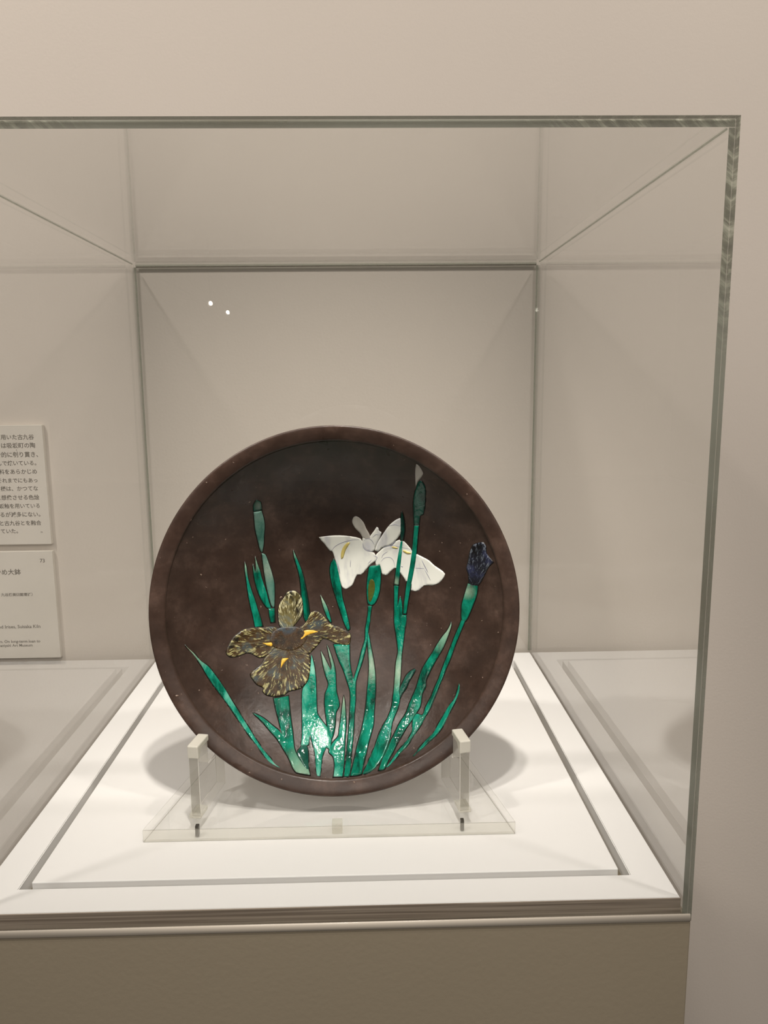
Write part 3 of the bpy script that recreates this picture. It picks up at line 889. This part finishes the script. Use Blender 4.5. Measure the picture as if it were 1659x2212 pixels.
    ('petal_streak', 'pale_yellow', 4, False, None, None, [(12.4, 66.8), (14.4, 65.8), (10.3, 59.9), (8.2, 54.9), (6.1, 48.9), (4.1, 47.9), (3.7, 52.9), (5.3, 58.9), (8.4, 63.9)]),
    ('petal', 'brown_pale', 3, True, None, (-53.7, -34.7), [(-57.3, 11.1), (-52.5, 13.4), (-47.6, 13.2), (-42.8, 9.0), (-40.0, 3.0), (-39.6, -6.0), (-40.6, -12.9), (-44.1, -18.6), (-48.0, -23.4), (-51.8, -28.1), (-59.5, -28.6), (-64.3, -24.5), (-65.7, -16.7), (-65.7, -4.9), (-63.2, 1.9), (-59.3, 6.7)]),
    ('petal', 'brown', 2, True, None, (-59.5, -40.2), [(-118.2, -47.4), (-115.8, -41.3), (-111.7, -33.4), (-105.6, -28.3), (-99.4, -25.5), (-90.4, -24.8), (-82.1, -25.4), (-74.7, -24.9), (-67.1, -26.3), (-62.4, -34.3), (-60.4, -43.0), (-68.8, -51.0), (-78.0, -55.9), (-85.3, -56.7), (-92.7, -51.9), (-98.1, -50.4), (-105.1, -52.5), (-111.1, -53.7), (-115.4, -52.3)]),
    ('petal', 'brown', 2, True, None, (-49.9, -39.7), [(-39.2, -25.7), (-34.3, -19.0), (-30.3, -11.2), (-24.4, -9.9), (-18.5, -13.6), (-13.5, -19.6), (-7.6, -25.6), (-0.6, -27.7), (6.3, -30.8), (12.3, -34.7), (13.2, -40.6), (11.2, -47.3), (4.2, -47.2), (-3.7, -45.2), (-11.7, -41.1), (-17.6, -40.0), (-21.5, -44.7), (-28.4, -52.1), (-34.2, -56.6), (-44.0, -53.4), (-49.8, -46.4), (-51.8, -36.8), (-48.0, -29.2)]),
    ('petal', 'brown', 3, True, None, (-56.5, -50.8), [(-68.8, -48.1), (-59.4, -44.0), (-49.8, -46.4), (-40.1, -51.6), (-33.3, -56.7), (-31.2, -64.2), (-31.6, -73.5), (-33.4, -82.5), (-38.5, -89.4), (-47.0, -92.0), (-53.5, -92.9), (-58.1, -96.0), (-67.3, -97.0), (-76.5, -94.5), (-80.3, -90.6), (-79.6, -87.2), (-86.0, -84.0), (-90.8, -78.2), (-93.7, -72.6), (-88.5, -67.8), (-82.4, -62.9), (-79.8, -57.6), (-74.3, -52.4)]),
    ('flower_centre', 'brown_dark', 4, True, None, (-54.7, -38.5), [(-70.9, -29.9), (-63.3, -26.5), (-49.9, -26.2), (-40.2, -28.6), (-34.3, -37.5), (-40.1, -46.9), (-49.8, -52.1), (-63.1, -50.4), (-72.6, -45.1), (-74.6, -36.4)]),
    ('petal_streak', 'yellow', 5, False, None, None, [(-38.7, -31.1), (-34.3, -30.2), (-27.4, -31.0), (-22.5, -32.6), (-30.4, -34.8), (-35.3, -36.5), (-39.2, -40.2), (-44.1, -40.0), (-40.2, -36.3), (-38.2, -33.5)]),
    ('petal_streak', 'yellow', 5, False, None, None, [(-82.4, -41.5), (-77.3, -41.9), (-72.7, -41.7), (-71.7, -44.2), (-73.5, -45.9), (-77.3, -44.7)]),
    ('petal_streak', 'yellow', 5, False, None, None, [(-61.1, -59.4), (-54.4, -59.4), (-59.1, -63.7), (-62.7, -69.4), (-62.4, -63.5)]),
]
LINES = [
    ('vein', 'lilac', 2, 0.35, [(-6.6, 57.1), (-2.5, 62.0), (4.5, 65.9), (14.5, 68.8), (24.4, 69.7)]),
    ('vein', 'lilac', 2, 0.35, [(50.9, 60.4), (56.8, 62.2), (63.6, 62.1), (71.4, 60.3), (81.0, 58.3)]),
    ('vein', 'lilac', 3, 0.3, [(28.3, 65.6), (29.2, 60.6), (33.1, 57.1), (39.1, 56.0)]),
    ('vein', 'lilac', 3, 0.3, [(29.3, 68.6), (34.3, 70.5), (38.2, 68.5), (41.1, 63.5)]),
    ('vein', 'lilac', 3, 0.3, [(39.2, 71.5), (43.2, 74.9), (46.1, 74.3)]),
    ('vein', 'lilac', 2, 0.3, [(48.3, 44.5), (51.8, 48.5), (57.7, 49.4), (61.6, 46.4), (63.5, 39.5)]),
    ('vein', 'lilac', 2, 0.3, [(48.9, 48.5), (50.9, 52.5), (55.8, 55.9)]),
    ('vein', 'lilac', 2, 0.45, [(92.4, 46.5), (96.2, 38.6), (99.0, 32.8)]),
    ('vein', 'lilac', 2, 0.35, [(95.3, 36.6), (101.8, 24.0)]),
    ('vein', 'lilac', 4, 0.3, [(56.9, 84.0), (63.7, 85.4), (69.4, 83.8)]),
    ('vein', 'lilac', 2, 0.4, [(2.3, 31.9), (0.0, 43.0)]),
    ('vein', 'lilac', 2, 0.3, [(13.9, 38.7), (14.6, 46.8)]),
    ('vein', 'lilac', 2, 0.35, [(41.9, 44.5), (43.9, 49.5), (40.0, 51.5)]),
    ('vein', 'lilac', 2, 0.35, [(85.8, 37.5), (95.3, 37.1)]),
    ('vein', 'lilac', 3, 0.35, [(58.8, 62.3), (61.2, 64.3), (64.6, 67.7)]),
    ('vein', 'lilac', 2, 0.5, [(70.4, 39.5), (72.3, 38.5)]),
    ('vein', 'lilac', 2, 0.3, [(33.9, 42.6), (37.9, 46.5)]),
    ('petal_streak', 'pale_yellow', 4, 1.0, [(60.2, 60.9), (63.6, 60.3), (66.6, 59.5)]),
    ('petal_streak', 'pale_yellow', 4, 1.5, [(72.4, 56.8), (76.7, 54.8), (81.0, 53.8)]),
]
mm = 0.001
for nm, mk, layer, rough_edge, tip, origin, pts in SHAPES:
    poly = catmull([(x * mm, y * mm) for x, y in pts], 2 if rough_edge else 3)
    base = 0.00016 * layer
    tp = (tip[0] * mm, tip[1] * mm, tip[2] * mm) if tip else None
    og = (origin[0] * mm, origin[1] * mm) if origin else None
    ht = {'yellow': 0.0003, 'pale_yellow': 0.0002}.get(mk, 0.0006 if mk.startswith(('green', 'olive')) else 0.0004)
    ob = on_dish(nm, poly, M[mk], dish, base + 0.00012, ht, 0.0016, tp, og)
    if mk.startswith(('green', 'blue', 'brown')):
        on_dish('outline', grow(poly, 0.0009 if mk.startswith('green') else 0.0006), M['outline'], ob, base, 0.00012, 0.003)
for nm, mk, layer, w, pts in LINES:
    poly = ribbon([(x * mm, y * mm) for x, y in pts], w * mm)
    on_dish(nm, poly, M[mk], dish, 0.00016 * layer + 0.0004, 0.00014, 0.002)

# ------------------------------------------------------------------ wall labels
LX = -1.505 * U
TH = 0.008
YL = YW - TH - 0.0004


def wall_text(parent, body, x, z, width):
    """printed line: right end at x, baseline at z, scaled to its width"""
    cu = bpy.data.curves.new('lettering', 'FONT')
    cu.body = body
    cu.size = 0.01
    cu.resolution_u = 2
    cu.offset = 0.00014
    tmp = bpy.data.objects.new('lettering_curve', cu)
    COL.objects.link(tmp)
    bpy.context.view_layer.update()
    dg = bpy.context.evaluated_depsgraph_get()
    me = bpy.data.meshes.new_from_object(tmp.evaluated_get(dg))
    bpy.data.objects.remove(tmp)
    xs = [v.co.x for v in me.vertices]
    if not xs:
        return None
    x1 = max(xs)
    y0 = min(v.co.y for v in me.vertices) if not body.isascii() else 0.0
    k = width / (x1 - min(xs))
    for v in me.vertices:
        v.co = Vector((x + (v.co.x - x1) * k, YL - 0.0002, z + (v.co.y - y0) * k))
    me.materials.clear()
    return under(parent, link('lettering', me, M['ink']))


def label_card(z0, z1, lab):
    e = empty('wall_label', (LX - 0.11, YL, z0), lab, 'label')
    under(e, box('card', LX - 0.22, LX, YL, YW - 0.0004, z0, z1, M['card'], bevel=0.0005))
    return e


lab1 = label_card(DECK + 0.627 * U, DECK + 1.241 * U, 'white wall card with twelve lines of Japanese text, above the numbered card')
lab2 = label_card(DECK + 0.012 * U, DECK + 0.590 * U, 'white wall card with the number 73 at its corner, below the text card')
TEXT = [
    (lab1, '用いた古九谷', -0.46455, 0.35048, 0.05015),
    (lab1, 'は吸坂町の陶', -0.46386, 0.33756, 0.05112),
    (lab1, '分的に刳り貫き、', -0.46059, 0.32368, 0.06446),
    (lab1, 'んで焼いている。', -0.4643, 0.31099, 0.0597),
    (lab1, '料をあらかじめ', -0.46449, 0.29794, 0.05733),
    (lab1, 'それまでにもあっ', -0.46469, 0.28485, 0.06081),
    (lab1, '様は、かつてな', -0.46487, 0.27189, 0.05692),
    (lab1, 'と想像させる色絵', -0.46422, 0.25805, 0.0646),
    (lab1, '坂釉を用いている', -0.4644, 0.245, 0.06204),
    (lab1, 'るが滅多にない。', -0.46462, 0.23143, 0.06126),
    (lab1, 'と古九谷とを融合', -0.46436, 0.21818, 0.06316),
    (lab1, 'ていた。', -0.50114, 0.20597, 0.02619),
    (lab1, 'く', -0.4912, 0.3328, 0.0022),
    (lab1, '79', -0.46357, 0.20589, 0.00314),
    (lab2, '73', -0.46385, 0.15928, 0.00756),
    (lab2, 'やめ大鉢', -0.50234, 0.13982, 0.04016),
    (lab2, '九谷焼美術館寄託）', -0.48728, 0.10532, 0.04881),
    (lab2, 'nd Irises, Suisaka Kiln', -0.47926, 0.05347, 0.06531),
    (lab2, 'm. On long-term loan to', -0.48148, 0.02962, 0.0644),
    (lab2, 'taniyaki Art Museum', -0.49416, 0.02318, 0.05275),
]
for lab, body, tx, tz, tw in TEXT:
    wall_text(lab, body, tx, DECK + tz, tw)


# ------------------------------------------------------------------ a lit ceiling spotlight far behind the viewer, mirrored in the panes
lamp = empty('ceiling_spotlight', (-1.886, -9.4, 3.045), 'small lit ceiling spotlight mirrored as a bright dot in the rear pane', 'spotlight')
M['lamp_body'] = plain('lamp_housing_grey', srgb(120, 116, 110), 0.5)
_m, _nt, _out = mat('lamp_glow')
_e = N(_nt, 'Emission')
_e.inputs[0].default_value = (1.0, 0.93, 0.82, 1)
_e.inputs[1].default_value = 28.0
_nt.links.new(_e.outputs[0], _out.inputs[0])
M['lamp_glow'] = _m
lathe('stem', [(0.0, 0.155), (0.012, 0.155), (0.012, -0.56), (0.0, -0.56)], 16, M['lamp_body'], lamp)
hd = lathe('housing', [(0.0, 0.075), (0.034, 0.07), (0.042, 0.03), (0.044, -0.035), (0.036, -0.03), (0.034, 0.0), (0.0, 0.0)], 24, M['lamp_body'], lamp)
ln = lathe('lens', [(0.0, -0.012), (0.018, -0.008), (0.026, 0.0), (0.0, 0.001)], 24, M['lamp_glow'], lamp)
for ob in (hd, ln):
    ob.location = (0.0, 0.0, -0.64)
    ob.rotation_euler = (math.radians(78), 0, math.radians(12))
